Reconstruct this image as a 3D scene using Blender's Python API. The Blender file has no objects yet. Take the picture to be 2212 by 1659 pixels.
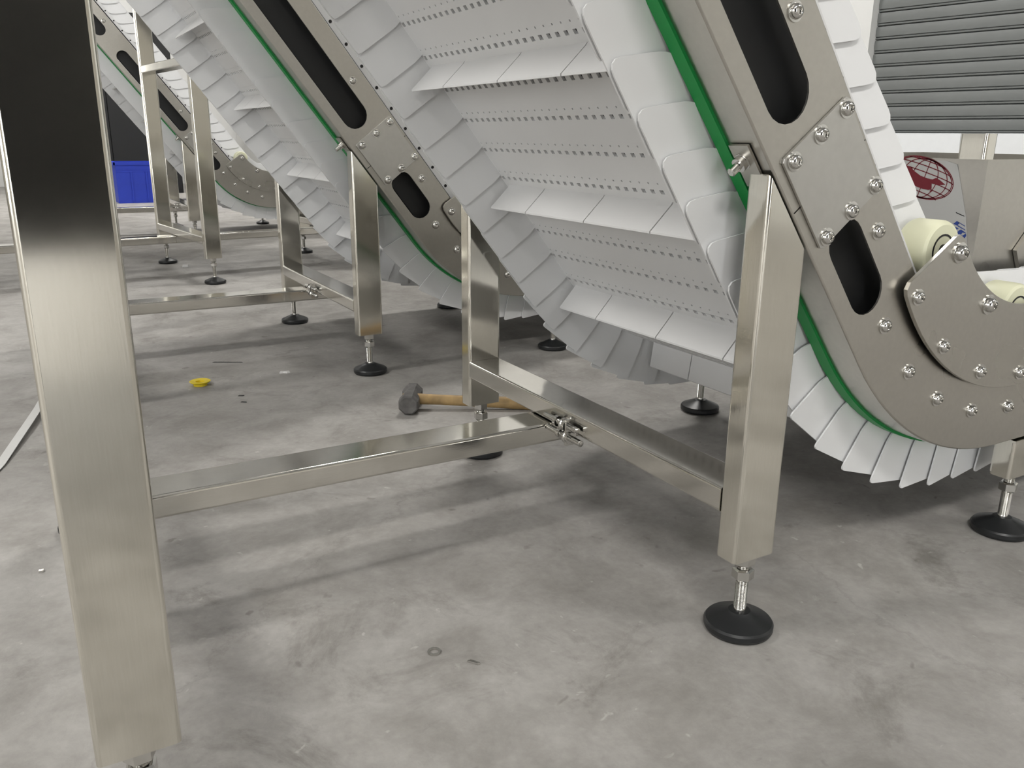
import bpy, bmesh, math, random
from mathutils import Vector, Matrix

scn = bpy.context.scene
C = scn.collection
R = math.radians
random.seed(7)

# ------------------------------------------------------------------ camera
cam_d = bpy.data.cameras.new('camera')
cam_d.sensor_width = 36.0
cam_d.lens = 29.4968
cam_d.clip_start = 0.02
cam = bpy.data.objects.new('camera', cam_d)
C.objects.link(cam)
fw = Vector((0.47884, 0.83115, -0.28266)); rt = Vector((0.86773, -0.49696, 0.00868)); up = Vector((0.13326, 0.24943, 0.95918))
m = Matrix.Identity(4)
for i in range(3):
    m[i][0] = rt[i]; m[i][1] = up[i]; m[i][2] = -fw[i]; m[i][3] = (-0.87517, -0.81233, 0.72575)[i]
cam.matrix_world = m
scn.camera = cam

# ------------------------------------------------------------------ world, lights, exposure
w = bpy.data.worlds.new('world'); scn.world = w; w.use_nodes = True
w.node_tree.nodes['Background'].inputs[0].default_value = (0.75, 0.78, 0.8, 1)
w.node_tree.nodes['Background'].inputs[1].default_value = 0.25
scn.view_settings.view_transform = 'Standard'
scn.view_settings.look = 'None'
scn.view_settings.gamma = 1.0
scn.view_settings.use_curve_mapping = False
scn.view_settings.exposure = 0.0
scn.cycles.max_bounces = 4; scn.cycles.diffuse_bounces = 3; scn.cycles.glossy_bounces = 3
scn.cycles.transmission_bounces = 2; scn.cycles.use_adaptive_sampling = True; scn.cycles.adaptive_threshold = 0.08; scn.cycles.adaptive_min_samples = 12
scn.cycles.caustics_reflective = False; scn.cycles.caustics_refractive = False


def hall_lamp(x, y, z, power, sx=1.5, sy=0.5, col=(1.0, 0.975, 0.94)):
    d = bpy.data.lights.new('hall_lamp', 'AREA')
    d.shape = 'RECTANGLE'; d.size = sx; d.size_y = sy; d.energy = power; d.color = col
    o = bpy.data.objects.new('hall_lamp', d); o.location = (x, y, z); C.objects.link(o)
    return o


def fill_light(x, y, z, sx, sz, power, rot):
    d = bpy.data.lights.new('fill_area_light', 'AREA'); d.shape = 'RECTANGLE'; d.size = sx; d.size_y = sz; d.energy = power
    d.color = (0.97, 0.985, 1.0)
    o = bpy.data.objects.new('fill_area_light', d); o.location = (x, y, z); o.rotation_euler = rot; C.objects.link(o)


# unseen area lights added as soft fill from the left and behind the viewpoint
fill_light(-8.85, -2.2, 1.9, 5.0, 3.6, 190, (R(90), 0, R(-90)))
fill_light(-3.0, -6.85, 1.9, 5.0, 3.6, 290, (R(90), 0, 0))
hall_lamp(-1.7, -3.1, 4.6, 135)
hall_lamp(-4.3, -3.1, 4.6, 80)
hall_lamp(2.9, -3.1, 4.6, 60)
hall_lamp(-3.9, 1.25, 4.6, 125)
hall_lamp(1.6, 3.2, 4.6, 110)
hall_lamp(-2.0, 9.2, 4.6, 150)
hall_lamp(1.0, 9.2, 4.6, 150)

# ------------------------------------------------------------------ materials


def new_mat(name):
    mt = bpy.data.materials.new(name); mt.use_nodes = True
    nt = mt.node_tree; b = nt.nodes['Principled BSDF']
    return mt, nt, b


def plain(name, col, rough=0.5, metal=0.0, spec=0.5, noise=0.0, nscale=20.0, bump=0.0):
    mt, nt, b = new_mat(name)
    b.inputs['Base Color'].default_value = (*col, 1); b.inputs['Roughness'].default_value = rough
    b.inputs['Metallic'].default_value = metal; b.inputs['Specular IOR Level'].default_value = spec
    if noise or bump:
        tc = nt.nodes.new('ShaderNodeTexCoord'); n = nt.nodes.new('ShaderNodeTexNoise')
        n.inputs['Scale'].default_value = nscale; n.inputs['Detail'].default_value = 4
        nt.links.new(tc.outputs['Object'], n.inputs['Vector'])
        if noise:
            mx = nt.nodes.new('ShaderNodeMix'); mx.data_type = 'RGBA'
            mx.inputs[6].default_value = (*[c * (1 - noise) for c in col], 1); mx.inputs[7].default_value = (*[min(1, c * (1 + noise)) for c in col], 1)
            nt.links.new(n.outputs['Fac'], mx.inputs[0]); nt.links.new(mx.outputs[2], b.inputs['Base Color'])
        if bump:
            bp = nt.nodes.new('ShaderNodeBump'); bp.inputs['Strength'].default_value = bump; bp.inputs['Distance'].default_value = 0.002
            nt.links.new(n.outputs['Fac'], bp.inputs['Height']); nt.links.new(bp.outputs[0], b.inputs['Normal'])
    return mt


def steel(name, col, r0, r1, stretch=(3, 3, 60), bump=0.02, nscale=4.0):
    """brushed stainless: roughness varies in soft blotches, fine stretched grain"""
    mt, nt, b = new_mat(name)
    b.inputs['Metallic'].default_value = 1.0
    tc = nt.nodes.new('ShaderNodeTexCoord')
    n = nt.nodes.new('ShaderNodeTexNoise'); n.inputs['Scale'].default_value = nscale; n.inputs['Detail'].default_value = 3
    nt.links.new(tc.outputs['Object'], n.inputs['Vector'])
    mr = nt.nodes.new('ShaderNodeMapRange'); mr.inputs[1].default_value = 0.3; mr.inputs[2].default_value = 0.7
    mr.inputs[3].default_value = r0; mr.inputs[4].default_value = r1
    nt.links.new(n.outputs['Fac'], mr.inputs[0]); nt.links.new(mr.outputs[0], b.inputs['Roughness'])
    mp = nt.nodes.new('ShaderNodeMapping'); mp.inputs['Scale'].default_value = stretch
    nt.links.new(tc.outputs['Object'], mp.inputs['Vector'])
    g = nt.nodes.new('ShaderNodeTexNoise'); g.inputs['Scale'].default_value = 14; g.inputs['Detail'].default_value = 3
    nt.links.new(mp.outputs[0], g.inputs['Vector'])
    mx = nt.nodes.new('ShaderNodeMix'); mx.data_type = 'RGBA'
    mx.inputs[6].default_value = (*[c * 0.93 for c in col], 1); mx.inputs[7].default_value = (*[min(1, c * 1.05) for c in col], 1)
    nt.links.new(g.outputs['Fac'], mx.inputs[0]); nt.links.new(mx.outputs[2], b.inputs['Base Color'])
    bp = nt.nodes.new('ShaderNodeBump'); bp.inputs['Strength'].default_value = bump; bp.inputs['Distance'].default_value = 0.001
    nt.links.new(g.outputs['Fac'], bp.inputs['Height']); nt.links.new(bp.outputs[0], b.inputs['Normal'])
    return mt


M = {}
M['tube'] = steel('polished_stainless_tube', (0.79, 0.765, 0.69), 0.07, 0.17, (40, 40, 2), 0.02)
M['bar'] = steel('polished_stainless_bar', (0.77, 0.75, 0.70), 0.08, 0.18, (6, 6, 60), 0.02)
M['plate'] = steel('satin_stainless_plate', (0.56, 0.54, 0.495), 0.26, 0.36, (8, 8, 8), 0.02)
M['splice'] = steel('brushed_stainless_patch', (0.62, 0.61, 0.58), 0.24, 0.4, (5, 40, 5), 0.03)
M['chrome'] = steel('bright_fastener_steel', (0.66, 0.65, 0.62), 0.09, 0.16, (5, 5, 5), 0.0)
M['white'] = plain('white_belt_plastic', (0.80, 0.80, 0.795), 0.42, noise=0.03, nscale=9)
M['flap'] = plain('white_flap_plastic', (0.84, 0.845, 0.845), 0.4, noise=0.02, nscale=9)
M['green'] = plain('green_wear_plastic', (0.008, 0.27, 0.055), 0.45, noise=0.08)
M['black'] = plain('black_foot_nylon', (0.012, 0.013, 0.014), 0.38, noise=0.2, nscale=60, bump=0.1)
M['cream'] = plain('cream_roller_nylon', (0.80, 0.80, 0.58), 0.45, noise=0.04)
M['bearing'] = plain('dark_bearing_steel', (0.03, 0.03, 0.03), 0.3, metal=0.6)
M['blue'] = plain('blue_crate_plastic', (0.02, 0.055, 0.55), 0.5, noise=0.15, nscale=8)
M['yellow'] = plain('yellow_cap_plastic', (0.80, 0.62, 0.02), 0.45)
M['iron'] = plain('worn_hammer_iron', (0.12, 0.115, 0.11), 0.65, metal=0.2, noise=0.85, nscale=45, bump=0.6)
M['wood'] = plain('worn_hammer_wood', (0.40, 0.27, 0.12), 0.6, noise=0.75, nscale=30, bump=0.3)
M['dark'] = plain('black_sheet_metal', (0.006, 0.0065, 0.007), 0.55)
M['paint'] = plain('white_wall_paint', (0.78, 0.78, 0.76), 0.7, noise=0.04, nscale=3)
M['greywall'] = plain('grey_wall_paint', (0.66, 0.64, 0.59), 0.8, noise=0.08, nscale=2)
M['ceiling'] = plain('ceiling_sheet', (0.35, 0.35, 0.35), 0.8, noise=0.05)
M['shutter'] = plain('grey_shutter_slat', (0.20, 0.21, 0.205), 0.5, metal=0.0, noise=0.12, nscale=5)
M['foam'] = plain('white_foam', (0.88, 0.9, 0.91), 0.8, noise=0.03, nscale=30, bump=0.2)
M['film'] = plain('grey_protective_film', (0.50, 0.50, 0.485), 0.5, noise=0.06, nscale=6)
M['red'] = plain('maroon_print', (0.17, 0.012, 0.022), 0.6, noise=0.05)
M['blueprint'] = plain('blue_print', (0.025, 0.06, 0.28), 0.6, noise=0.05)
M['strap'] = plain('pale_strap_plastic', (0.62, 0.62, 0.60), 0.5, noise=0.05)
M['chip'] = plain('pale_chip', (0.75, 0.74, 0.72), 0.6, noise=0.05)
M['blackbit'] = plain('black_scrap', (0.02, 0.02, 0.02), 0.6, noise=0.1)


def concrete():
    mt, nt, b = new_mat('worn_grey_concrete')
    L = nt.links.new
    tc = nt.nodes.new('ShaderNodeTexCoord')

    def noise(scale, detail, dist=0.0, rough=0.6):
        n = nt.nodes.new('ShaderNodeTexNoise'); n.inputs['Scale'].default_value = scale; n.inputs['Detail'].default_value = detail
        n.inputs['Distortion'].default_value = dist; n.inputs['Roughness'].default_value = rough
        L(tc.outputs['Object'], n.inputs['Vector']); return n

    def ramp(src, a, bb, c0, c1):
        r = nt.nodes.new('ShaderNodeValToRGB'); L(src, r.inputs[0])
        r.color_ramp.elements[0].position = a; r.color_ramp.elements[1].position = bb
        r.color_ramp.elements[0].color = (*c0, 1); r.color_ramp.elements[1].color = (*c1, 1); return r.outputs[0]

    def mix(kind, a, bb, fac):
        mx = nt.nodes.new('ShaderNodeMix'); mx.data_type = 'RGBA'; mx.blend_type = kind
        L(a, mx.inputs[6]); L(bb, mx.inputs[7]); mx.inputs[0].default_value = fac; return mx.outputs[2]
    big = ramp(noise(1.1, 6, 0.6).outputs['Fac'], 0.32, 0.70, (0.33, 0.317, 0.297), (0.45, 0.435, 0.414))
    mid = ramp(noise(6.5, 10, 0.35, 0.68).outputs['Fac'], 0.36, 0.62, (0.66, 0.65, 0.63), (1.05, 1.05, 1.05))
    fine = ramp(noise(70, 6).outputs['Fac'], 0.3, 0.7, (0.9, 0.9, 0.9), (1.06, 1.06, 1.06))
    stain = ramp(noise(3.4, 12, 0.7, 0.72).outputs['Fac'], 0.57, 0.68, (1, 1, 1), (0.60, 0.59, 0.57))
    speck = ramp(noise(38, 3, 0.5, 0.5).outputs['Fac'], 0.70, 0.76, (0, 0, 0), (0.22, 0.22, 0.21))
    pit = ramp(noise(24, 2, 0.3, 0.5).outputs['Fac'], 0.24, 0.30, (0.55, 0.54, 0.52), (1, 1, 1))
    pale = ramp(noise(9, 10, 0.8, 0.7).outputs['Fac'], 0.66, 0.74, (0, 0, 0), (0.2, 0.2, 0.19))
    c = mix('MULTIPLY', big, mid, 0.75); c = mix('MULTIPLY', c, fine, 0.8); c = mix('MULTIPLY', c, stain, 0.8); c = mix('ADD', c, pale, 0.5); c = mix('ADD', c, speck, 0.6); c = mix('MULTIPLY', c, pit, 0.7)
    vo = nt.nodes.new('ShaderNodeTexVoronoi'); vo.feature = 'DISTANCE_TO_EDGE'; vo.inputs['Scale'].default_value = 0.8
    wn = noise(3.0, 8, 0, 0.7); mp = nt.nodes.new('ShaderNodeMix'); mp.data_type = 'VECTOR'; mp.inputs[0].default_value = 0.22
    L(tc.outputs['Object'], mp.inputs[4]); L(wn.outputs['Color'], mp.inputs[5]); L(mp.outputs[1], vo.inputs['Vector'])
    cr = ramp(vo.outputs['Distance'], 0.0, 0.0035, (0.62, 0.61, 0.6), (1, 1, 1))
    c = mix('MULTIPLY', c, cr, 0.3)
    L(c, b.inputs['Base Color'])
    rr = nt.nodes.new('ShaderNodeMapRange'); L(noise(4, 6).outputs['Fac'], rr.inputs[0]); rr.inputs[3].default_value = 0.45; rr.inputs[4].default_value = 0.75
    L(rr.outputs[0], b.inputs['Roughness'])
    b.inputs['Specular IOR Level'].default_value = 0.35
    bp = nt.nodes.new('ShaderNodeBump'); bp.inputs['Strength'].default_value = 0.25; bp.inputs['Distance'].default_value = 0.004
    L(noise(26, 8, 0.5).outputs['Fac'], bp.inputs['Height']); L(bp.outputs[0], b.inputs['Normal'])
    return mt


M['floor'] = concrete()

# ------------------------------------------------------------------ mesh helpers


def mesh(name, verts, faces, mat, smooth=None):
    me = bpy.data.meshes.new(name)
    me.from_pydata([tuple(v) for v in verts], [], faces)
    me.materials.append(M[mat])
    bm = bmesh.new(); bm.from_mesh(me); bmesh.ops.recalc_face_normals(bm, faces=bm.faces)
    if smooth is not None:
        for f in bm.faces:
            f.smooth = True
        for e in bm.edges:
            if len(e.link_faces) == 2 and e.calc_face_angle() > R(smooth):
                e.smooth = False
    bm.to_mesh(me); bm.free()
    return me


def link(name, me, parent=None, loc=(0, 0, 0), rot=(0, 0, 0)):
    o = bpy.data.objects.new(name, me); C.objects.link(o)
    o.parent = parent; o.location = loc; o.rotation_euler = rot
    return o


def tag(o, label, cat, group=None, kind=None):
    if label: o['label'] = label
    if cat: o['category'] = cat
    if group: o['group'] = group
    if kind: o['kind'] = kind
    return o


def empty(name, loc, rz=0.0):
    o = bpy.data.objects.new(name, None); C.objects.link(o); o.location = loc; o.rotation_euler = (0, 0, rz)
    o.empty_display_size = 0.1
    return o


def box_vf(x0, x1, y0, y1, z0, z1, base=0):
    v = [(x0, y0, z0), (x1, y0, z0), (x1, y1, z0), (x0, y1, z0), (x0, y0, z1), (x1, y0, z1), (x1, y1, z1), (x0, y1, z1)]
    f = [(0, 3, 2, 1), (4, 5, 6, 7), (0, 1, 5, 4), (1, 2, 6, 5), (2, 3, 7, 6), (3, 0, 4, 7)]
    return v, [tuple(base + i for i in q) for q in f]


def boxes(name, lst, mat):
    V = []; F = []
    for b in lst:
        v, f = box_vf(*b, base=len(V)); V += v; F += f
    return mesh(name, V, F, mat)


def lathe(name, prof, mat, seg=24, axis='z', smooth=35, ring=False):
    """prof: list of (r, h); revolve round axis"""
    V = []; F = []; n = len(prof)
    for k in range(seg):
        a = 2 * math.pi * k / seg; c, s = math.cos(a), math.sin(a)
        for r, h in prof:
            p = (r * c, r * s, h)
            if axis == 'y': p = (r * c, h, r * s)
            if axis == 'x': p = (h, r * c, r * s)
            V.append(p)
    for k in range(seg):
        k2 = (k + 1) % seg
        for i in range(n if ring else n - 1):
            j = (i + 1) % n
            F.append((k * n + i, k2 * n + i, k2 * n + j, k * n + j))
    if not ring:
        F.append(tuple(k * n for k in range(seg))); F.append(tuple(k * n + n - 1 for k in range(seg)))
    return mesh(name, V, F, mat, smooth)


def rrect(w_, h_, r, seg=4):
    pts = []
    for cx, cy, a0 in ((w_ / 2 - r, h_ / 2 - r, 0), (-w_ / 2 + r, h_ / 2 - r, 90), (-w_ / 2 + r, -h_ / 2 + r, 180), (w_ / 2 - r, -h_ / 2 + r, 270)):
        for k in range(seg + 1):
            a = R(a0 + 90 * k / seg); pts.append((cx + r * math.cos(a), cy + r * math.sin(a)))
    return pts


def tube(name, sec, axis, a0, a1, mat, cut=None):
    """closed rounded tube along an axis; cut(x, y) may give the upper end height for vertical ones"""
    V = []; n = len(sec)
    for e in (0, 1):
        for p, q in sec:
            h = (a0, a1)[e]
            if e == 1 and cut: h = cut(p, q)
            V.append({'z': (p, q, h), 'y': (p, h, q), 'x': (h, p, q)}[axis])
    F = [(i, (i + 1) % n, n + (i + 1) % n, n + i) for i in range(n)] + [tuple(range(n)), tuple(range(n, 2 * n))]
    me = mesh(name, V, F, mat, 60)
    for f in me.polygons:
        f.use_smooth = len(f.vertices) == 4 and min((me.vertices[f.vertices[0]].co - me.vertices[f.vertices[1]].co).length, (me.vertices[f.vertices[1]].co - me.vertices[f.vertices[2]].co).length) < 0.004
    return me


def extrude_poly(name, loops, y0, y1, mat, bevel=0.0):
    """flat sheet in the XZ plane with holes, thickness from y0 to y1"""
    cu = bpy.data.curves.new('tmp', 'CURVE'); cu.dimensions = '2D'; cu.fill_mode = 'BOTH'
    cu.extrude = abs(y1 - y0) / 2 - bevel; cu.bevel_depth = bevel; cu.bevel_resolution = 1 if bevel else 0
    if bevel: cu.offset = -bevel
    for lp in loops:
        sp = cu.splines.new('POLY'); sp.points.add(len(lp) - 1); sp.use_cyclic_u = True
        for i, (x, z) in enumerate(lp):
            sp.points[i].co = (x, z, 0, 1)
    o = bpy.data.objects.new('tmp', cu); C.objects.link(o)
    dg = bpy.context.evaluated_depsgraph_get(); dg.update()
    me = bpy.data.meshes.new_from_object(o.evaluated_get(dg))
    bpy.data.objects.remove(o); bpy.data.curves.remove(cu)
    me.name = name
    ym = (y0 + y1) / 2
    for v in me.vertices:
        x, z, d = v.co; v.co = (x, ym - d, z)
    me.materials.clear(); me.materials.append(M[mat])
    bm = bmesh.new(); bm.from_mesh(me)
    bmesh.ops.remove_doubles(bm, verts=bm.verts, dist=1e-5)
    bmesh.ops.recalc_face_normals(bm, faces=bm.faces)
    for f in bm.faces: f.smooth = False
    bm.to_mesh(me); bm.free()
    return me


# ------------------------------------------------------------------ conveyor side profile (x, z), slope 52.5 degrees
A = R(52.5)
TX, TZ = math.cos(A), -math.sin(A)
NX, NZ = math.sin(A), math.cos(A)
CX, CZ = 0.58, 0.7035
NC = NX * CX + NZ * CZ            # offset of the bend centre along the normal
S0 = TX * CX + TZ * CZ            # where the straight slope turns into the bend
S_TOP = -2.30
X_END = 1.45
YC = 0.4265                       # middle of the belt
W = 0.853


def sn(s, n):
    return (s * TX + n * NX, s * TZ + n * NZ)


def pol(r, phi):
    a = R(phi); return (CX - r * math.sin(a), CZ - r * math.cos(a))


def side_path(n, s_a, x_b, step=3.0):
    """points along the line at offset n: slope, bend, level run"""
    pts = [sn(s_a, n)]
    r = NC - n; k = int(52.5 / step)
    for i in range(k + 1):
        pts.append(pol(r, 52.5 * (1 - i / k)))
    pts.append((x_b, CZ - r))
    return pts


def sweep(name, n0, n1, y0, y1, s_a, x_b, mat):
    a = side_path(n0, s_a, x_b); b = side_path(n1, s_a, x_b); V = []
    for (p, q) in zip(a, b):
        V += [(p[0], y0, p[1]), (p[0], y1, p[1]), (q[0], y1, q[1]), (q[0], y0, q[1])]
    F = []
    for i in range(len(a) - 1):
        for k in range(4):
            F.append((4 * i + k, 4 * i + (k + 1) % 4, 4 * i + 4 + (k + 1) % 4, 4 * i + 4 + k))
    F += [(0, 1, 2, 3), tuple(4 * (len(a) - 1) + k for k in range(4))]
    return mesh(name, V, F, mat, 30)


def slot_loop(s_a, s_b, n, hw, seg=10):
    pts = []
    for k in range(seg + 1):
        a = math.pi * k / seg; pts.append(sn(s_b - hw + hw * math.sin(a), n + hw * math.cos(a)))
    for k in range(seg + 1):
        a = math.pi * k / seg; pts.append(sn(s_a + hw - hw * math.sin(a), n - hw * math.cos(a)))
    return pts


# ------------------------------------------------------------------ shared part meshes of the conveyors
ME = {}
PB = 0.0034
# side plates: (y of outer face -0.02)
up_loop = [sn(S_TOP, 0.3905), sn(-0.4965, 0.3905), sn(-0.4965, 0.548), sn(S_TOP, 0.548)]
ME['upper_side_plate'] = extrude_poly('upper_side_plate', [up_loop, slot_loop(-1.215, -0.597, 0.4565, 0.0385), slot_loop(-2.0, -1.34, 0.4565, 0.0385)], -0.02, -0.017, 'plate')
lo = [sn(-0.4945, 0.3905)] + side_path(0.3905, -0.45, X_END) + list(reversed(side_path(0.548, -0.45, X_END))) + [sn(-0.4945, 0.548)]
ME['lower_side_plate'] = extrude_poly('lower_side_plate', [lo, slot_loop(-0.428, -0.267, 0.4515, 0.0345)], -0.02, -0.017, 'plate')
# rounded bottom flange bent inwards
ME['flange_upper'] = sweep('flange_upper', 0.3880, 0.3910, -0.0175, 0.036, S_TOP, X_END, 'plate')


def bend_lip(name, n_c, sign, mat):
    """quarter-round lip between side plate and flange"""
    r = 0.0035; prof = []
    for k in range(5):
        a = R(90 * k / 4); prof.append((-0.0165 - r * math.sin(a), n_c - sign * r * math.cos(a)))
    prof += [(-0.0165, n_c)]
    rows = []
    for yy, nn in prof:
        rows.append((yy, side_path(nn, S_TOP, X_END)))
    V = []; F = []; m_ = len(rows); L_ = len(rows[0][1])
    for i in range(L_):
        for yy, pts in rows:
            V.append((pts[i][0], yy, pts[i][1]))
    for i in range(L_ - 1):
        for k in range(m_):
            F.append((i * m_ + k, i * m_ + (k + 1) % m_, (i + 1) * m_ + (k + 1) % m_, (i + 1) * m_ + k))
    F += [tuple(range(m_)), tuple((L_ - 1) * m_ + k for k in range(m_))]
    return mesh(name, V, F, mat, 40)


ME['bottom_lip'] = bend_lip('bottom_lip', 0.3915, 1, 'plate')
ME['top_lip'] = bend_lip('top_lip', 0.5470, -1, 'plate')
ME['wear_strip'] = sweep('wear_strip', 0.3835, 0.3945, 0.036, 0.0575, S_TOP + 0.02, X_END - 0.02, 'green')
ME['slot_shade_rail'] = sweep('slot_shade_rail', 0.4290, 0.5560, 0.014, 0.034, S_TOP + 0.02, X_END - 0.02, 'dark')  # guide rail widened in black to stand in for shade behind the slots
ME['inner_shade_sheet'] = sweep('inner_shade_sheet', 0.4480, 0.4530, 0.036, W - 0.036, S_TOP + 0.06, X_END - 0.1, 'dark')  # black sheet added between the belt runs to darken the belt holes
sp = [sn(-0.571, 0.4085), sn(-0.571, 0.537), sn(-0.567, 0.541), sn(-0.425, 0.541), sn(-0.421, 0.537), sn(-0.421, 0.4085), sn(-0.425, 0.4045), sn(-0.567, 0.4045)]
ME['splice_plate'] = extrude_poly('splice_plate', [sp], -0.0245, -0.0203, 'splice', 0.0006)

# roller bracket: a ring sector round the bend centre
br = []
for i in range(23): br.append(pol(0.385, 58.5 - (58.5 + 7) * i / 22))
br += [pol(0.381, -8.2), pol(0.372, -9.2), pol(0.268, -13.0), pol(0.25, -12.0), pol(0.242, -10)]
for i in range(21): br.append(pol(0.240, -8 + (58 + 8) * i / 20))
br += [pol(0.242, 60.0), pol(0.249, 62.6), pol(0.258, 62.9), pol(0.372, 61.0), pol(0.382, 60.0)]
ME['roller_bracket'] = extrude_poly('roller_bracket', [br], -0.0345, -0.0275, 'plate', 0.0008)

ME['bolt'] = lathe('bolt', [(0.0128, 0.0), (0.0128, -0.0016), (0.0098, -0.0018), (0.0096, -0.0035), (0.0086, -0.0062), (0.0064, -0.0082), (0.0046, -0.0087), (0.0044, -0.0060), (0.0012, -0.0056)], 'chrome', 20, 'y', 40)
ME['axle_bolt'] = lathe('axle_bolt', [(0.0165, 0.0), (0.0165, -0.0022), (0.0125, -0.0024), (0.0122, -0.005), (0.0108, -0.0088), (0.0078, -0.0116), (0.0055, -0.0122), (0.0052, -0.0085), (0.0015, -0.008)], 'chrome', 20, 'y', 40)
ME['roller'] = lathe('roller', [(0.026, -0.006), (0.040, -0.006), (0.0445, -0.003), (0.0465, 0.002), (0.0465, 0.041), (0.0445, 0.046), (0.040, 0.049), (0.026, 0.049)], 'cream', 32, 'y', 30)
ME['roller_bearing'] = lathe('roller_bearing', [(0.0065, -0.028), (0.0065, -0.0125), (0.010, -0.012), (0.010, -0.003), (0.0225, -0.002), (0.0230, -0.0068), (0.0258, -0.0068), (0.0259, 0.045)], 'bearing', 24, 'y', 30)

# levelling foot pieces
ME['pad'] = lathe('pad', [(0.047, 0.0), (0.0505, 0.002), (0.0525, 0.006), (0.0525, 0.013), (0.050, 0.0165), (0.034, 0.0235), (0.020, 0.0295), (0.0165, 0.0320), (0.012, 0.0325)], 'black', 40, 'z', 25)
th = [(0.0075, 0.028), (0.0090, 0.031), (0.0090, 0.036)]
z = 0.037
while z < 0.122:
    th += [(0.0083, z), (0.0096, z + 0.0011)]; z += 0.0022
th += [(0.0083, 0.128)]
ME['threaded_stem'] = lathe('threaded_stem', th, 'chrome', 16, 'z', 60)
ME['hex_nut'] = lathe('hex_nut', [(0.0135, 0.0), (0.0165, 0.0022), (0.0165, 0.0158), (0.0135, 0.018)], 'chrome', 6, 'z', 20)

SEC = rrect(0.08, 0.04, 0.0055)


def cut_z(x_leg, off=0.3835):
    return lambda px, py: (off - NX * (x_leg + px)) / NZ


N_CUT = 0.3835
ME['leg_front'] = tube('leg_front', SEC, 'z', 0.127, 0, 'tube', cut_z(0.0))
ME['leg_rear'] = tube('leg_rear', SEC, 'z', 0.127, 0, 'tube', cut_z(-0.845))
ME['leg_short'] = tube('leg_short', SEC, 'z', 0.122, 0.196, 'tube')
ME['leg_top_plate'] = boxes('leg_top_plate', [(-0.047, 0.047, -0.024, 0.030, 0.196, 0.2005)], 'tube')
ME['crossbar'] = tube('crossbar', rrect(0.08, 0.039, 0.005), 'y', 0.0205, W - 0.0205, 'bar')
ME['beam'] = tube('beam', rrect(0.083, 0.039, 0.005), 'x', -0.885, 0.035, 'bar')
ME['beam_long'] = tube('beam_long', rrect(0.083, 0.039, 0.005), 'x', -2.1, -0.886, 'bar')
ME['weld_plate'] = boxes('weld_plate', [(-0.0395, 0.0395, -0.0195, 0.0195, 0.1225, 0.1275)], 'tube')

# clamp of the lengthwise beam under the crossbar
ME['clamp_tab'] = boxes('clamp_tab', [(-0.058, -0.0405, 0.404, 0.409, 0.176, 0.226)], 'chrome')
ME['clamp_bolt'] = lathe('clamp_bolt', [(0.0035, 0.368), (0.0062, 0.369), (0.0062, 0.400), (0.0115, 0.400), (0.0115, 0.404), (0.0115, 0.409), (0.0135, 0.410), (0.0135, 0.413), (0.0062, 0.413), (0.0062, 0.430), (0.0108, 0.4305), (0.0108, 0.4395), (0.0062, 0.440), (0.0060, 0.478)], 'chrome', 12, 'y', 40)

# mounting bracket between leg top and flange
ang = R(52.5)
ME['mount_plate'] = boxes('mount_plate', [(-0.016, 0.050, 0.0, 0.034, -0.0035, 0.0)], 'plate')
ME['mount_bolt'] = lathe('mount_bolt', [(0.012, 0.0), (0.012, -0.002), (0.0105, -0.0022), (0.0105, -0.010), (0.0062, -0.0105), (0.0062, -0.024), (0.0045, -0.0255)], 'chrome', 12, 'z', 40)

# belt ------------------------------------------------------------------
N_RET = 0.405          # outer face of the returning run
N_UP = 0.578           # outer face of the carrying run
TH = 0.018
nr = N_RET + TH / 2; nu = N_UP - TH / 2


def belt_loop():
    pts = []

    def seg_line(a, b, k):
        for i in range(k): pts.append((a[0] + (b[0] - a[0]) * i / k, a[1] + (b[1] - a[1]) * i / k))
    rad = (nu - nr) / 2
    rr_, ru = NC - nr, NC - nu
    seg_line(sn(S_TOP + 0.05, nr), sn(S0, nr), 400)
    for i in range(120): pts.append(pol(rr_, 52.5 * (1 - i / 120)))
    e = X_END - 0.07
    seg_line((CX, CZ - rr_), (e, CZ - rr_), 200)
    for i in range(60):
        a = R(-90 + 180 * i / 60); pts.append((e + rad * math.cos(a), CZ - (rr_ + ru) / 2 + rad * math.sin(a)))
    seg_line((e, CZ - ru), (CX, CZ - ru), 200)
    for i in range(120): pts.append(pol(ru, 52.5 * i / 120))
    seg_line(sn(S0, nu), sn(S_TOP + 0.05, nu), 400)
    c0 = sn(S_TOP + 0.05, (nr + nu) / 2)
    for i in range(60):
        a = math.pi * i / 60
        # from carrying side round the head to the returning side
        cn, cs = math.cos(a), -math.sin(a)
        pts.append((c0[0] + rad * (NX * cn + TX * cs), c0[1] + rad * (NZ * cn + TZ * cs)))
    return pts


LP = belt_loop()
CUM = [0.0]
for i in range(len(LP)):
    a = LP[i]; b = LP[(i + 1) % len(LP)]; CUM.append(CUM[-1] + math.hypot(b[0] - a[0], b[1] - a[1]))
LEN = CUM[-1]
NMOD = 4 * round(LEN / 0.0707 / 4)
PITCH = LEN / NMOD


def at_len(u):
    u %= LEN
    lo_, hi = 0, len(LP)
    while hi - lo_ > 1:
        mid = (lo_ + hi) // 2
        if CUM[mid] <= u: lo_ = mid
        else: hi = mid
    t = (u - CUM[lo_]) / max(1e-9, CUM[lo_ + 1] - CUM[lo_])
    a = LP[lo_]; b = LP[(lo_ + 1) % len(LP)]
    return (a[0] + (b[0] - a[0]) * t, a[1] + (b[1] - a[1]) * t)


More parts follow.
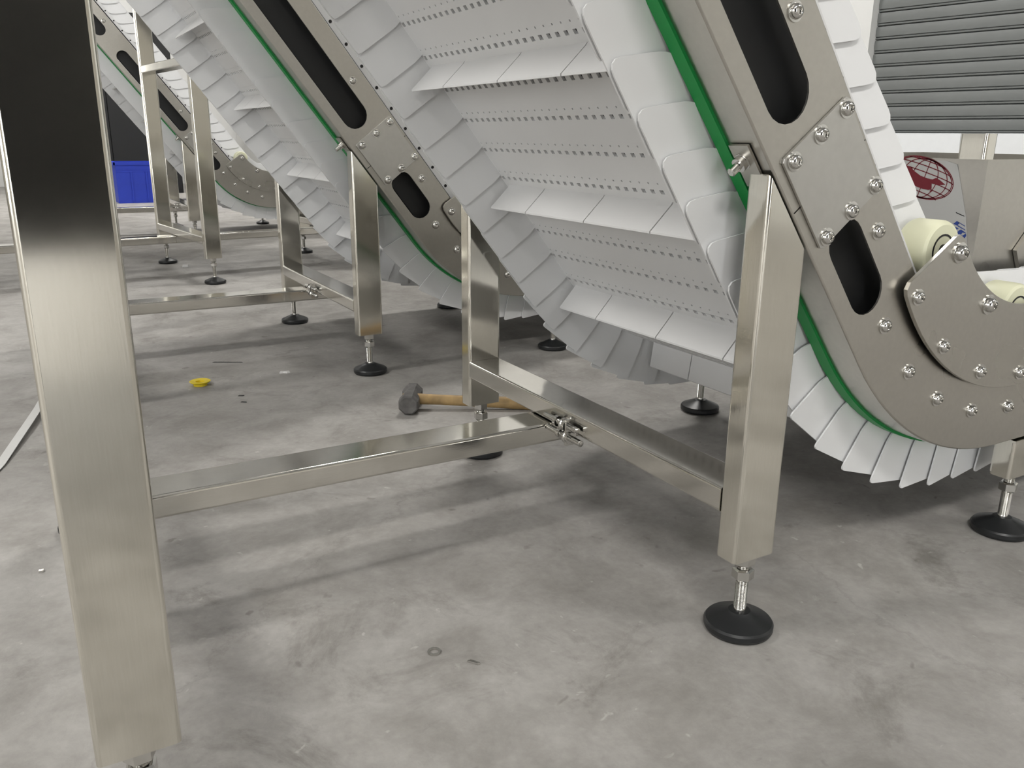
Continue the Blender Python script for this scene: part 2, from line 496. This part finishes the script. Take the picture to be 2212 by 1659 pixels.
# module: local x along travel (0..PITCH), local z outwards (0 = outer face), y across
Y0M, Y1M = 0.006, W - 0.006
mod = [(0.0042, PITCH - 0.0185, Y0M, Y1M, -TH, 0.0), (PITCH - 0.0150, PITCH - 0.0040, Y0M, Y1M, -TH, 0.0)]
NH = 31; hp = 0.0236; y_first = YC - (NH - 1) / 2 * hp
edges_sq = [Y0M]; edges_t = [Y0M]
for k in range(NH):
    yc = y_first + k * hp
    mod.append((-0.0040, 0.0042, edges_sq[-1], yc - 0.0050, -TH, 0.0)); edges_sq.append(yc + 0.0050)
    yt = yc
    mod.append((PITCH - 0.0185, PITCH - 0.0150, edges_t[-1], yt - 0.0017, -TH, 0.0)); edges_t.append(yt + 0.0017)
mod.append((-0.0040, 0.0042, edges_sq[-1], Y1M, -TH, 0.0))
mod.append((PITCH - 0.0185, PITCH - 0.0150, edges_t[-1], Y1M, -TH, 0.0))
ME['belt_module'] = boxes('belt_module', mod, 'white')
ME['hinge_rod'] = lathe('hinge_rod', [(0.0042, 0.004), (0.0046, 0.0045), (0.0046, W - 0.0045), (0.0042, W - 0.004)], 'bearing', 10, 'y', 30)


def flap_mesh(name, side, shear, h0, h1, rc=0.007, dy=0.0075):
    """slanted white side plate, leading end outwards so that neighbours overlap like scales"""
    a0, a1 = -0.026, PITCH - 0.004
    prof = [(a1 - 0.004, -0.004), (a0 + 0.022, -0.004), (a0 + 0.012, 0.008), (a0 + 0.005, 0.017), (a0 + 0.002, 0.026), (a0, 0.036)]
    for k, (da, db) in enumerate(((0.0, -rc * 1.3), (0.08 * rc, -rc * 0.75), (0.30 * rc, -rc * 0.33), (0.62 * rc, -rc * 0.08), (rc, 0.0))):
        prof.append((a0 + da, h0 + db))
    for k, (da, db) in enumerate(((-0.006, 0.0), (-0.0015, -0.002), (0.0, -0.007))):
        prof.append((a1 + da, h1 + db))
    prof += [(a1, 0.02)]
    n = len(prof); V = []
    for lay in (0.0, 0.003):
        for a, b in prof:
            t = (a - a0) / (a1 - a0)
            y = 0.0570 + dy * t + lay - 0.003 * (b / h0) * (1 - t)
            if side: y = W - y
            V.append((a - (shear * (1 - t) + 0.04 * t) * b, y, b))
    F = [tuple(range(n)), tuple(range(n, 2 * n))] + [(i, (i + 1) % n, n + (i + 1) % n, n + i) for i in range(n)]
    return mesh(name, V, F, 'flap')


ME['flap_near'] = flap_mesh('flap_near', 0, 0.55, 0.108, 0.109, 0.016, 0.0105)
ME['flap_far'] = flap_mesh('flap_far', 1, 0.55, 0.1075, 0.107)
ME['flap_near_bend'] = flap_mesh('flap_near_bend', 0, 0.24, 0.112, 0.103)
ME['flap_far_bend'] = flap_mesh('flap_far_bend', 1, 0.24, 0.109, 0.106)
FSEG = [(0.078, 0.2445), (0.2475, 0.4305), (0.4335, 0.632), (0.635, W - 0.078)]


def flight_mesh(name, y0, y1):
    prof = [(-0.004, -0.001), (-0.0025, 0.006), (-0.0018, 0.030), (-0.0010, 0.062), (0.0015, 0.064), (0.0035, 0.062), (0.0030, 0.030), (0.0045, 0.008), (0.014, -0.001)]
    V = [(a + 0.09 * b, y0, b) for a, b in prof] + [(a + 0.09 * b, y1, b) for a, b in prof]; n = len(prof)
    F = [tuple(range(n)), tuple(range(n, 2 * n))] + [(i, (i + 1) % n, n + (i + 1) % n, n + i) for i in range(n)]
    return mesh(name, V, F, 'white', 35)


for i, (a, b) in enumerate(FSEG): ME['flight%d' % i] = flight_mesh('flight', a, b)

# length coordinate of the row at s = -0.499 on the returning run
U_REF = (-0.499 - (S_TOP + 0.05))
I_REF = round(U_REF / PITCH)
U0 = U_REF - I_REF * PITCH
FL_PHASE = I_REF % 4


def conveyor(loc, rz, label, long_beam=False):
    root = empty('inclined_belt_conveyor', (loc[0], loc[1], 0), rz)
    tag(root, label, 'conveyor', 'inclined white belt conveyors standing side by side')
    # frame
    for side in (0, 1):
        def put(nm, me, y=0.0, lab=None):
            o = link(nm, me, root)
            if side:
                o.location = (0, W, 0); o.scale = (1, -1, 1)
            return o
        u_ = put('side_plate', ME['upper_side_plate']); l_ = put('side_plate', ME['lower_side_plate'])
        put('bottom_flange', ME['flange_upper']); put('plate_lip', ME['bottom_lip']); put('plate_lip', ME['top_lip'])
        put('wear_strip', ME['wear_strip'])['label'] = 'green plastic wear strip'
        put('slot_shade_rail', ME['slot_shade_rail'])

        def bolt_on(par, me, x, z_, y):
            o = link('bolt', me, par, (x, y, z_)); return o
        for s, n in ((-0.71, 0.513), (-1.05, 0.513), (-1.4, 0.513), (-1.75, 0.513)):
            bolt_on(u_, ME['bolt'], *sn(s, n), -0.02)
        spp = put('splice_plate', ME['splice_plate'])
        for s in (-0.557, -0.431):
            for n in (0.421, 0.4765, 0.531): bolt_on(spp, ME['bolt'], *sn(s, n), -0.0245)
        bolt_on(l_, ME['bolt'], *sn(-0.365, 0.511), -0.02)
        for ph in (55.2, 40.5, 26.8, 12.3, -2.5, -17):
            bolt_on(l_, ME['bolt'], *pol(0.43, ph), -0.02)
        brk = put('roller_bracket', ME['roller_bracket'])
        for r_, ph in ((0.366, 56.1), (0.364, 37.4), (0.362, 17.6), (0.362, -1.4)):
            bolt_on(brk, ME['bolt'], *pol(r_, ph), -0.0345)
        for ph in (56.8, 27.1, -4.5):
            x, z_ = pol(0.260, ph)
            link('axle_bolt', ME['axle_bolt'], brk, (x, -0.0345, z_))
            if ph == 27.1: continue
            ro = link('hold_down_roller', ME['roller'], root, (x, W if side else 0, z_))
            if side: ro.scale = (1, -1, 1)
            link('bearing', ME['roller_bearing'], ro)
    link('inner_shade_sheet', ME['inner_shade_sheet'], root)
    # legs
    for (x, y, me) in ((0.0, 0, 'leg_front'), (0.0, W, 'leg_front'), (-0.845, 0, 'leg_rear'), (-0.845, W, 'leg_rear'), (0.688, 0, 'leg_short'), (0.688, W, 'leg_short')):
        lg = link('leg', ME[me], root, (x, y, 0))
        link('foot_pad', ME['pad'], lg); link('threaded_stem', ME['threaded_stem'], lg)
        nz = 0.0855
        link('lock_nut', ME['hex_nut'], lg, (0, 0, nz), (0, 0, 0.3))
        if me == 'leg_short': link('top_plate', ME['leg_top_plate'], lg)
        else:
            link('weld_nut', ME['hex_nut'], lg, (0, 0, 0.1095), (0, 0, 0.1))
            # mounting plate against the flange
            zz = (0.3865 - NX * (x - 0.055)) / NZ
            mp = link('mount_plate', ME['mount_plate'], lg, (-0.055, -0.002 if y == 0 else 0.002, zz), (0, ang, 0))
            if y > 0: mp.scale = (1, -1, 1)
            link('mount_bolt', ME['mount_bolt'], mp, (0.008, 0.020, -0.0035))
    for x in (0.0, -0.845):
        link('crossbar', ME['crossbar'], root, (x, 0, 0.215))
    link('crossbar', ME['crossbar'], root, (-0.845, 0, 1.06))
    bm_ = link('lengthwise_beam', ME['beam'], root, (0, 0.5215, 0.175))
    if long_beam: link('lengthwise_beam', ME['beam_long'], root, (0, 0.5215, 0.175))
    ct = link('beam_clamp', ME['clamp_tab'], root)
    link('clamp_bolt', ME['clamp_bolt'], ct, (-0.049, 0, 0.190)); link('clamp_bolt', ME['clamp_bolt'], ct, (-0.049, 0.012, 0.211))
    # belt rows
    for i in range(NMOD):
        p0 = at_len(U0 + i * PITCH); p1 = at_len(U0 + (i + 1) * PITCH)
        dx, dz = p1[0] - p0[0], p1[1] - p0[1]
        l = math.hypot(dx, dz); dx /= l; dz /= l
        ox, oz = dz, -dx                      # outward normal of the loop
        mw = Matrix(((dx, 0, ox, p0[0] + ox * TH / 2), (0, 1, 0, 0), (dz, 0, oz, p0[1] + oz * TH / 2), (0, 0, 0, 1)))
        # outward must be local +z: x cross y must match, so mirror y when needed
        loc_, rot_, sc_ = mw.decompose()

        def row(nm, me):
            o = bpy.data.objects.new(nm, me); C.objects.link(o); o.parent = root
            o.matrix_local = mw
            return o
        row('belt_module', ME['belt_module'])
        hr = row('hinge_rod', ME['hinge_rod']); hr.matrix_local = mw @ Matrix.Translation((0, 0, -TH / 2))
        bend = '_bend' if oz < -0.4 and p0[0] > 0.17 else ''
        row('sidewall_flap', ME['flap_near' + bend]); row('sidewall_flap', ME['flap_far' + bend])
        if i % 4 == FL_PHASE:
            for k in range(4):
                o = row('flight', ME['flight%d' % k]); o.matrix_local = mw @ Matrix.Translation((0.022, 0, 0))
    return root


conv1 = conveyor((0, 0), 0, 'nearest inclined conveyor, its green strip, curved plate and cream rollers at the right')
conv2 = conveyor((0.0205, 1.648), 0, 'second inclined conveyor, just behind the hammer and beyond the nearest one')
conv3 = conveyor((0.765, 3.70), 0.12, 'third inclined conveyor, mostly hidden, tall steel legs left of the second one', True)
conv4 = conveyor((0.19, 5.63), 0, 'farthest inclined conveyor, dark curved plate in front of the blue crates')

# ------------------------------------------------------------------ the setting


def struct(name, me, loc=(0, 0, 0), rot=(0, 0, 0), label=None):
    o = link(name, me, None, loc, rot); o['kind'] = 'structure'
    if label: o['label'] = label
    return o


struct('floor', boxes('floor', [(-9, 6.5, -7, 13, -0.1, 0)], 'floor'), label='worn grey concrete floor with stains')
struct('ceiling', boxes('ceiling', [(-9, 6.5, -7, 13, 6.0, 6.1)], 'ceiling'), label='grey sheet ceiling of the hall')
struct('wall_back', boxes('wall_back', [(-9, 6.5, 13, 13.1, 0, 6)], 'paint'), label='pale wall behind the farthest conveyor')
struct('wall_left', boxes('wall_left', [(-9.1, -9, -7, 13, 0, 6)], 'greywall'), label='grey wall at the left of the hall')
struct('wall_front', boxes('wall_front', [(-9, 6.5, -7.1, -7, 0, 6)], 'greywall'), label='grey wall facing the conveyors')

# right wall with the roller shutter: local x along the wall (negative = towards the camera side)
RW = Vector((3.653, 2.808, 0)); rwz = math.atan2(0.989, -0.15)
wr = empty('wall_right', RW, rwz); wr['kind'] = 'structure'; wr['label'] = 'white wall beside the roller shutter'
link('wall_panel', boxes('wall_panel', [(0.0, 10.2, -0.2, 0.0, 0, 6)], 'paint'), wr)
link('wall_panel', boxes('wall_panel', [(-10, -4.2, -0.2, 0.0, 0, 6)], 'paint'), wr)
link('wall_panel', boxes('wall_panel', [(-4.2, 0.0, -0.2, 0.0, 3.3, 6)], 'paint'), wr)
dr = empty('door_1', RW, rwz); dr['kind'] = 'structure'; dr['label'] = 'grey roller shutter pulled down to knee height'


def slat_mesh():
    p = 0.0765
    prof = [(-0.075, 0.0), (-0.062, 0.0), (-0.050, 0.002), (-0.048, 0.0045), (-0.0475, 0.0105), (-0.056, 0.0120), (-0.056, 0.0145), (-0.0455, 0.0165), (-0.0435, 0.030), (-0.0425, 0.046), (-0.0440, 0.0640), (-0.0460, 0.0715),
            (-0.062, 0.0735), (-0.075, 0.0762)]
    V = [(-4.2, -y - 0.0, z_) for y, z_ in prof] + [(-0.002, -y - 0.0, z_) for y, z_ in prof]; n = len(prof)
    V = [(x, -y - 0.02, z_) for x, y, z_ in V]
    F = [tuple(range(n)), tuple(range(n, 2 * n))] + [(i, (i + 1) % n, n + (i + 1) % n, n + i) for i in range(n)]
    return mesh('slat', V, F, 'shutter', 12)


sm_ = slat_mesh()
for i in range(34):
    link('slat', sm_, dr, (0, 0, 0.768 + i * 0.0765))

# ------------------------------------------------------------------ white foam boards under the shutter


def ragged(name, pts, t, mat):
    """upright slab with a torn outline in local XZ"""
    n = len(pts)
    V = [(x, 0, z_) for x, z_ in pts] + [(x, t, z_) for x, z_ in pts]
    F = [tuple(range(n)), tuple(range(n, 2 * n))] + [(i, (i + 1) % n, n + (i + 1) % n, n + i) for i in range(n)]
    return mesh(name, V, F, mat)


def torn_board(x0, x1, zt, jag):
    pts = [(x0, 0.0)]
    k = 9
    pts += [(x1, 0.0)]
    for i in range(k): pts.append((x1 + random.uniform(-jag, jag), zt * (i + 0.5) / k))
    pts += [(x1, zt), (x0, zt)]
    for i in range(k): pts.append((x0 + random.uniform(-jag, jag), zt * (1 - (i + 0.5) / k)))
    return pts


def foam(loc, rz, x0, x1, zt, label):
    o = link('foam_board', ragged('foam_board', torn_board(x0, x1, zt, 0.008), 0.05, 'foam'), None, loc, (0, 0, rz))
    tag(o, label, 'foam board', 'white foam boards below the shutter')


foam((RW.x - 0.03, RW.y, 0), rwz, -0.66, 0.10, 0.765, 'white foam board standing under the shutter, left of the steel post')
foam((RW.x - 0.03, RW.y, 0), rwz, -2.4, -0.80, 0.765, 'white foam board standing under the shutter, right of the steel post')

# ------------------------------------------------------------------ feed hopper over the level end of the nearest belt
HX, HY = 0.634, 0.11
hs = empty('feed_hopper', (0, 0, 0))
tag(hs, 'stainless steel feed hopper over the low end of the nearest conveyor, below the shutter', 'hopper')


def hopper_shell():
    x0, x1, y0, y1, t = HX, 1.36, HY, 0.745, 0.004
    b = [(x0, x0 + t, y0, y1, 0.475, 0.694), (x1 - t, x1, y0, y1, 0.475, 0.694), (x0 + t, x1 - t, y0, y0 + t, 0.475, 0.694), (x0 + t, x1 - t, y1 - t, y1, 0.475, 0.694)]
    return boxes('hopper_shell', b, 'plate')


link('hopper_shell', hopper_shell(), hs)
link('corner_post', tube('corner_post', [(p + HX + 0.006, q + HY + 0.028) for p, q in rrect(0.034, 0.052, 0.006)], 'z', 0.694, 0.7385, 'tube'), hs)
link('chute_panel', extrude_poly('chute_panel', [[(0.757, 0.526), (0.815, 0.588), (1.34, 0.588), (1.34, 0.470), (0.790, 0.470)]], HY - 0.009, HY - 0.001, 'plate'), hs)
for x in (1.30,):
    for y in (-0.075, 0.893): link('hopper_leg', boxes('hopper_leg', [(x, x + 0.04, y, y + 0.04, 0.0, 0.66)], 'tube'), hs)
link('hopper_arm', boxes('hopper_arm', [(1.30, 1.34, -0.035, HY, 0.62, 0.66)], 'tube'), hs)
link('hopper_arm', boxes('hopper_arm', [(1.30, 1.34, 0.745, 0.893, 0.62, 0.66)], 'tube'), hs)


def film_mesh():
    pts = [(0.167, 0.684), (0.135, 0.592), (0.122, 0.532), (0.116, 0.48), (0.70, 0.48), (0.70, 0.690), (0.19, 0.690)]
    n = len(pts); V = [(HX - 0.0012, a, b) for a, b in pts] + [(HX - 0.0002, a, b) for a, b in pts]
    F = [tuple(range(n)), tuple(range(n, 2 * n))] + [(i, (i + 1) % n, n + (i + 1) % n, n + i) for i in range(n)]
    return mesh('protective_film', V, F, 'film')


fl = link('protective_film', film_mesh(), hs)
fl['label'] = 'grey protective film with a maroon globe print and blue letters'


def strip_mesh(name, lines, wd, mat, closed=False):
    """flat printed lines in the plane x = 0 (u = y, v = z)"""
    V = []; F = []
    for ln in lines:
        b = len(V); n = len(ln)
        for i, (u_, v_) in enumerate(ln):
            a = ln[max(0, i - 1)]; c = ln[min(n - 1, i + 1)]
            dx, dy = c[0] - a[0], c[1] - a[1]; l = math.hypot(dx, dy) or 1
            nx, ny = -dy / l * wd / 2, dx / l * wd / 2
            V += [(0, u_ + nx, v_ + ny), (0, u_ - nx, v_ - ny)]
        for i in range(n - 1): F.append((b + 2 * i, b + 2 * i + 1, b + 2 * i + 3, b + 2 * i + 2))
    return mesh(name, V, F, mat)


def poly_mesh(name, polys, mat):
    V = []; F = []
    for p in polys:
        b = len(V); V += [(0, u_, v_) for u_, v_ in p]; F.append(tuple(range(b, b + len(p))))
    return mesh(name, V, F, mat)


# globe print on the film: local y (decreasing y = right in view) and z
GY, GZ, GA, GB, GT = 0.235, 0.6575, 0.068, 0.037, R(-15)


def gp(a, b):
    """unit-disc point (a right, b up) to film plane"""
    x, y = a * GA, b * GB
    return (GY - (x * math.cos(GT) - y * math.sin(GT)), GZ + x * math.sin(GT) + y * math.cos(GT))


lines = []
for rr in (1.0, 0.955): lines.append([gp(rr * math.cos(2 * math.pi * k / 48), rr * math.sin(2 * math.pi * k / 48)) for k in range(49)])
for mlon in (-0.72, -0.40, 0.0, 0.40, 0.72):
    lines.append([gp(0.08 + mlon * math.cos(R(t)), 0.97 * math.sin(R(t))) for t in range(-90, 91, 10)])
for lat in (-0.75, -0.45, -0.1, 0.25, 0.55, 0.8):
    w_ = math.sqrt(1 - lat * lat); lines.append([gp(w_ * math.sin(R(t)), lat + 0.12 * math.cos(R(t)) - 0.06) for t in range(-90, 91, 15)])
PX = HX - 0.0012
link('globe_print', strip_mesh('globe_print', lines, 0.0017, 'red'), fl, (PX - 0.0003, 0, 0))
cont = [(0.300, 0.672), (0.2775, 0.6773), (0.2626, 0.6778), (0.2548, 0.6702), (0.2387, 0.6609), (0.2235, 0.6566), (0.2122, 0.655), (0.2048, 0.6581), (0.1964, 0.6543), (0.1844, 0.6466), (0.1996, 0.6451), (0.2125, 0.6473),
        (0.211, 0.6382), (0.2168, 0.6351), (0.2299, 0.6365), (0.2434, 0.64), (0.2539, 0.6438), (0.275, 0.650), (0.290, 0.660)]
for pl in (cont, [(0.215, 0.633), (0.211, 0.6318), (0.2085, 0.6335), (0.212, 0.635)], [(0.1298, 0.5351), (0.1231, 0.5397), (0.1216, 0.5321), (0.124, 0.5277)]):
    link('map_print', poly_mesh('map_print', [pl], 'red'), fl, (PX - 0.0004, 0, 0))
link('letter_print', poly_mesh('letter_print', [[(0.1567, 0.5768), (0.1504, 0.5825), (0.1438, 0.5798), (0.1472, 0.576), (0.1474, 0.5739)], [(0.1504, 0.5825), (0.1332, 0.5752), (0.1327, 0.5737), (0.1452, 0.5792)],
     [(0.1476, 0.5751), (0.1318, 0.5683), (0.1313, 0.5669), (0.1469, 0.5728)], [(0.1541, 0.5722), (0.1443, 0.5693), (0.15, 0.565)]], 'blueprint'), fl, (PX - 0.0003, 0, 0))
link('letter_print', poly_mesh('letter_print', [[(0.1475, 0.5603), (0.1432, 0.5662), (0.1394, 0.5676), (0.1357, 0.5627), (0.1384, 0.5585), (0.1403, 0.556), (0.1458, 0.5572)],
     [(0.1394, 0.5676), (0.13, 0.5631), (0.1295, 0.5616), (0.1357, 0.5627)], [(0.13, 0.5631), (0.1277, 0.5575), (0.1304, 0.552), (0.1334, 0.5524), (0.1345, 0.557), (0.1295, 0.5616)],
     [(0.1334, 0.5524), (0.1369, 0.556), (0.1403, 0.556), (0.1384, 0.5585), (0.1345, 0.557)]], 'blueprint'), fl, (PX - 0.0003, 0, 0))
link('dash_print', poly_mesh('dash_print', [[(0.1549, 0.5984), (0.1375, 0.5929), (0.1377, 0.5915), (0.1549, 0.5968)]], 'dark'), fl, (PX - 0.0003, 0, 0))

# ------------------------------------------------------------------ blue crates and dark cabinet far behind


def crate_mesh(wx, wy, h):
    t = 0.015
    b = [(0, wx, 0, t, 0, h), (0, wx, wy - t, wy, 0, h), (0, t, t, wy - t, 0, h), (wx - t, wx, t, wy - t, 0, h), (t, wx - t, t, wy - t, 0, t)]
    return boxes('crate_wall', b, 'blue')


def crate(loc, wx, wy, h, label):
    r_ = empty('storage_crate', loc)
    tag(r_, label, 'crate', 'blue plastic crates at the back')
    link('crate_body', crate_mesh(wx, wy, h), r_)
    link('rim', boxes('rim', [(-0.015, wx + 0.015, -0.018, 0.0, h - 0.03, h), (-0.015, wx + 0.015, wy, wy + 0.018, h - 0.03, h), (-0.018, 0, -0.018, wy + 0.018, h - 0.03, h), (wx, wx + 0.018, -0.018, wy + 0.018, h - 0.03, h)], 'blue'), r_)
    link('band', boxes('band', [(0.0, wx, -0.010, 0.0, h - 0.10, h - 0.088)], 'blue'), r_)
    for k in range(1, 4): link('rib', boxes('rib', [(wx * k / 4 - 0.008, wx * k / 4 + 0.008, -0.012, 0.0, 0.02, h - 0.10)], 'blue'), r_)


crate((0.04, 9.27, 0), 0.60, 0.42, 0.43, 'blue plastic crate on the floor beneath the farthest conveyor')
crate((0.80, 9.32, 0), 0.55, 0.42, 0.36, 'second blue plastic crate, mostly hidden behind steel legs')
cb = empty('storage_cabinet', (-0.6, 10.8, 0))
tag(cb, 'tall black cabinet standing behind the blue crate', 'cabinet')
link('cabinet_body', boxes('cabinet_body', [(0, 1.55, 0.02, 0.6, 0, 2.1)], 'dark'), cb)
link('door', boxes('door', [(0.01, 0.77, 0.0, 0.02, 0.05, 2.07)], 'dark'), cb); link('door', boxes('door', [(0.78, 1.54, 0.0, 0.02, 0.05, 2.07)], 'dark'), cb)

# ------------------------------------------------------------------ small things on the floor
# club hammer lying on its side
hm = empty('club_hammer', (-0.012, 1.245, 0), -0.52)
tag(hm, 'old club hammer with a wooden handle lying on the floor', 'hammer')
oc = []
for k in range(8):
    a = R(22.5 + 45 * k); oc.append((0.0295 * math.cos(a), 0.0295 * math.sin(a) + 0.029))
hv = []; secs = [(-0.064, 0.82), (-0.060, 0.97), (-0.030, 1.0), (-0.022, 0.86), (0.022, 0.86), (0.030, 1.0), (0.060, 0.97), (0.064, 0.82)]
for yy, sc in secs:
    for a, b in oc: hv.append((a * sc, yy, (b - 0.029) * sc + 0.029))
hf = [tuple(range(8)), tuple(range(56, 64))]
for i in range(7):
    for k in range(8): hf.append((8 * i + k, 8 * i + (k + 1) % 8, 8 * i + 8 + (k + 1) % 8, 8 * i + 8 + k))
link('head', mesh('head', hv, hf, 'iron', 25), hm)
hp_ = [(0.0115, -0.0225), (0.0135, 0.02), (0.0125, 0.08), (0.0130, 0.16), (0.0145, 0.26), (0.0160, 0.335), (0.013, 0.345)]
hd = link('handle', lathe('handle', hp_, 'wood', 14, 'x', 40), hm, (0, 0, 0.029), (0, 0.036, 0.0))
hd.scale = (1, 0.85, 1.15)

cp = link('yellow_cap', lathe('yellow_cap', [(0.0105, 0.004), (0.0115, 0.0115), (0.026, 0.0135), (0.0275, 0.0125), (0.0255, 0.010), (0.018, 0.007), (0.0175, 0.0), (0.009, 0.0)], 'yellow', 32, 'z', 40), None, (-0.480, 1.753, 0))
cp.scale = (1.12, 1.12, 1.05)
tag(cp, 'small yellow plastic end cap on the floor', 'cap')
ws = link('washer', lathe('washer', [(0.0062, 0.0002), (0.0098, 0.0002), (0.0100, 0.001), (0.0098, 0.0024), (0.0062, 0.0024), (0.0060, 0.001)], 'chrome', 28, 'z', 40, True), None, (-0.4376, 0.1684, 0), (0.0, 0.0, 0))
tag(ws, 'small steel washer lying on the floor', 'washer')


def ribbon(name, pts, wd, th_, mat):
    V = []; n = len(pts)
    for i, (x, y, zz) in enumerate(pts):
        a = pts[max(0, i - 1)]; c = pts[min(n - 1, i + 1)]
        dx, dy = c[0] - a[0], c[1] - a[1]; l = math.hypot(dx, dy)
        nx, ny = -dy / l * wd / 2, dx / l * wd / 2
        V += [(x + nx, y + ny, zz), (x - nx, y - ny, zz), (x - nx, y - ny, zz + th_), (x + nx, y + ny, zz + th_)]
    F = [(0, 1, 2, 3), tuple(4 * (n - 1) + k for k in range(4))]
    for i in range(n - 1):
        for k in range(4): F.append((4 * i + k, 4 * i + (k + 1) % 4, 4 * i + 4 + (k + 1) % 4, 4 * i + 4 + k))
    return mesh(name, V, F, mat, 50)


stp = link('packing_strap', ribbon('packing_strap', [(-0.860, 2.05, 0.001), (-0.872, 1.95, 0.002), (-0.889, 1.82, 0.008), (-0.910, 1.683, 0.012), (-0.937, 1.549, 0.012), (-0.968, 1.414, 0.008), (-0.996, 1.295, 0.003), (-1.06, 1.10, 0.001), (-1.15, 0.92, 0.001)], 0.021, 0.0015, 'strap'))
tag(stp, 'pale plastic strap curving over the floor at the left edge', 'strap')


def scrap(name, loc, pts, th_, mat, label, cat, rz=0.0):
    n = len(pts)
    V = [(x, y, 0.0003) for x, y in pts] + [(x * 0.9, y * 0.9, th_) for x, y in pts]
    F = [tuple(range(n)), tuple(range(n, 2 * n))] + [(i, (i + 1) % n, n + (i + 1) % n, n + i) for i in range(n)]
    o = link(name, mesh(name, V, F, mat), None, loc, (0, 0, rz)); tag(o, label, cat)


scrap('foam_crumb', (-0.2215, 1.7677, 0), [(-0.016, -0.006), (-0.004, -0.002), (0.008, -0.005), (0.017, 0.001), (0.012, 0.009), (-0.002, 0.004), (-0.014, 0.005)], 0.006, 'chip', 'small white crumb on the floor right of the yellow cap', 'crumb', -0.4)
scrap('metal_sliver', (-0.3991, 0.1173, 0), [(-0.010, -0.002), (0.008, -0.003), (0.011, 0.001), (-0.006, 0.003)], 0.003, 'chrome', 'tiny bright metal sliver near the washer', 'sliver', -0.9)
scrap('plastic_chip', (-0.1162, 4.2326, 0), [(-0.018, -0.010), (0.015, -0.014), (0.022, 0.008), (-0.010, 0.012)], 0.012, 'chip', 'small white chip on the floor between the tall far legs', 'chip')
scrap('wire_offcut', (-0.352, 1.985, 0), [(-0.050, -0.003), (0.05, -0.002), (0.05, 0.002), (-0.05, 0.002)], 0.002, 'blackbit', 'thin black wire offcut lying beyond the yellow cap', 'wire', -0.5)
scrap('black_speck', (-0.398, 1.585, 0), [(-0.008, -0.003), (0.007, -0.002), (0.009, 0.003), (-0.006, 0.003)], 0.002, 'blackbit', 'tiny black scrap on the floor below the yellow cap, upper one', 'scrap', -0.5)
scrap('black_speck', (-0.404, 1.52, 0), [(-0.009, -0.003), (0.009, -0.003), (0.007, 0.002), (-0.008, 0.003)], 0.002, 'blackbit', 'tiny black scrap on the floor below the yellow cap, lower one', 'scrap', -0.6)
scrap('bright_shaving', (-0.93, 0.71, 0), [(-0.004, -0.003), (0.004, -0.003), (0.005, 0.003), (-0.003, 0.004)], 0.004, 'chrome', 'bright metal shaving on the floor left of the big front leg', 'shaving')

# unseen dark box, added so the big front leg mirrors a dark figure
cc = empty('dark_reflection_box', (-1.75, -2.15, 0))
tag(cc, 'unseen black box added behind the viewpoint, mirrored in the big front leg', 'cabinet')
link('cabinet_body', boxes('cabinet_body', [(0, 1.25, 0, 0.45, 0.42, 1.75)], 'dark'), cc)  # plain dark block, added only for its reflection in the leg
for x in (0.0, 1.19):
    for y in (0.0, 0.39): link('leg', boxes('leg', [(x, x + 0.06, y, y + 0.06, 0, 0.42)], 'dark'), cc)
link('door', boxes('door', [(0.03, 1.22, 0.45, 0.462, 0.46, 1.71)], 'dark'), cc)
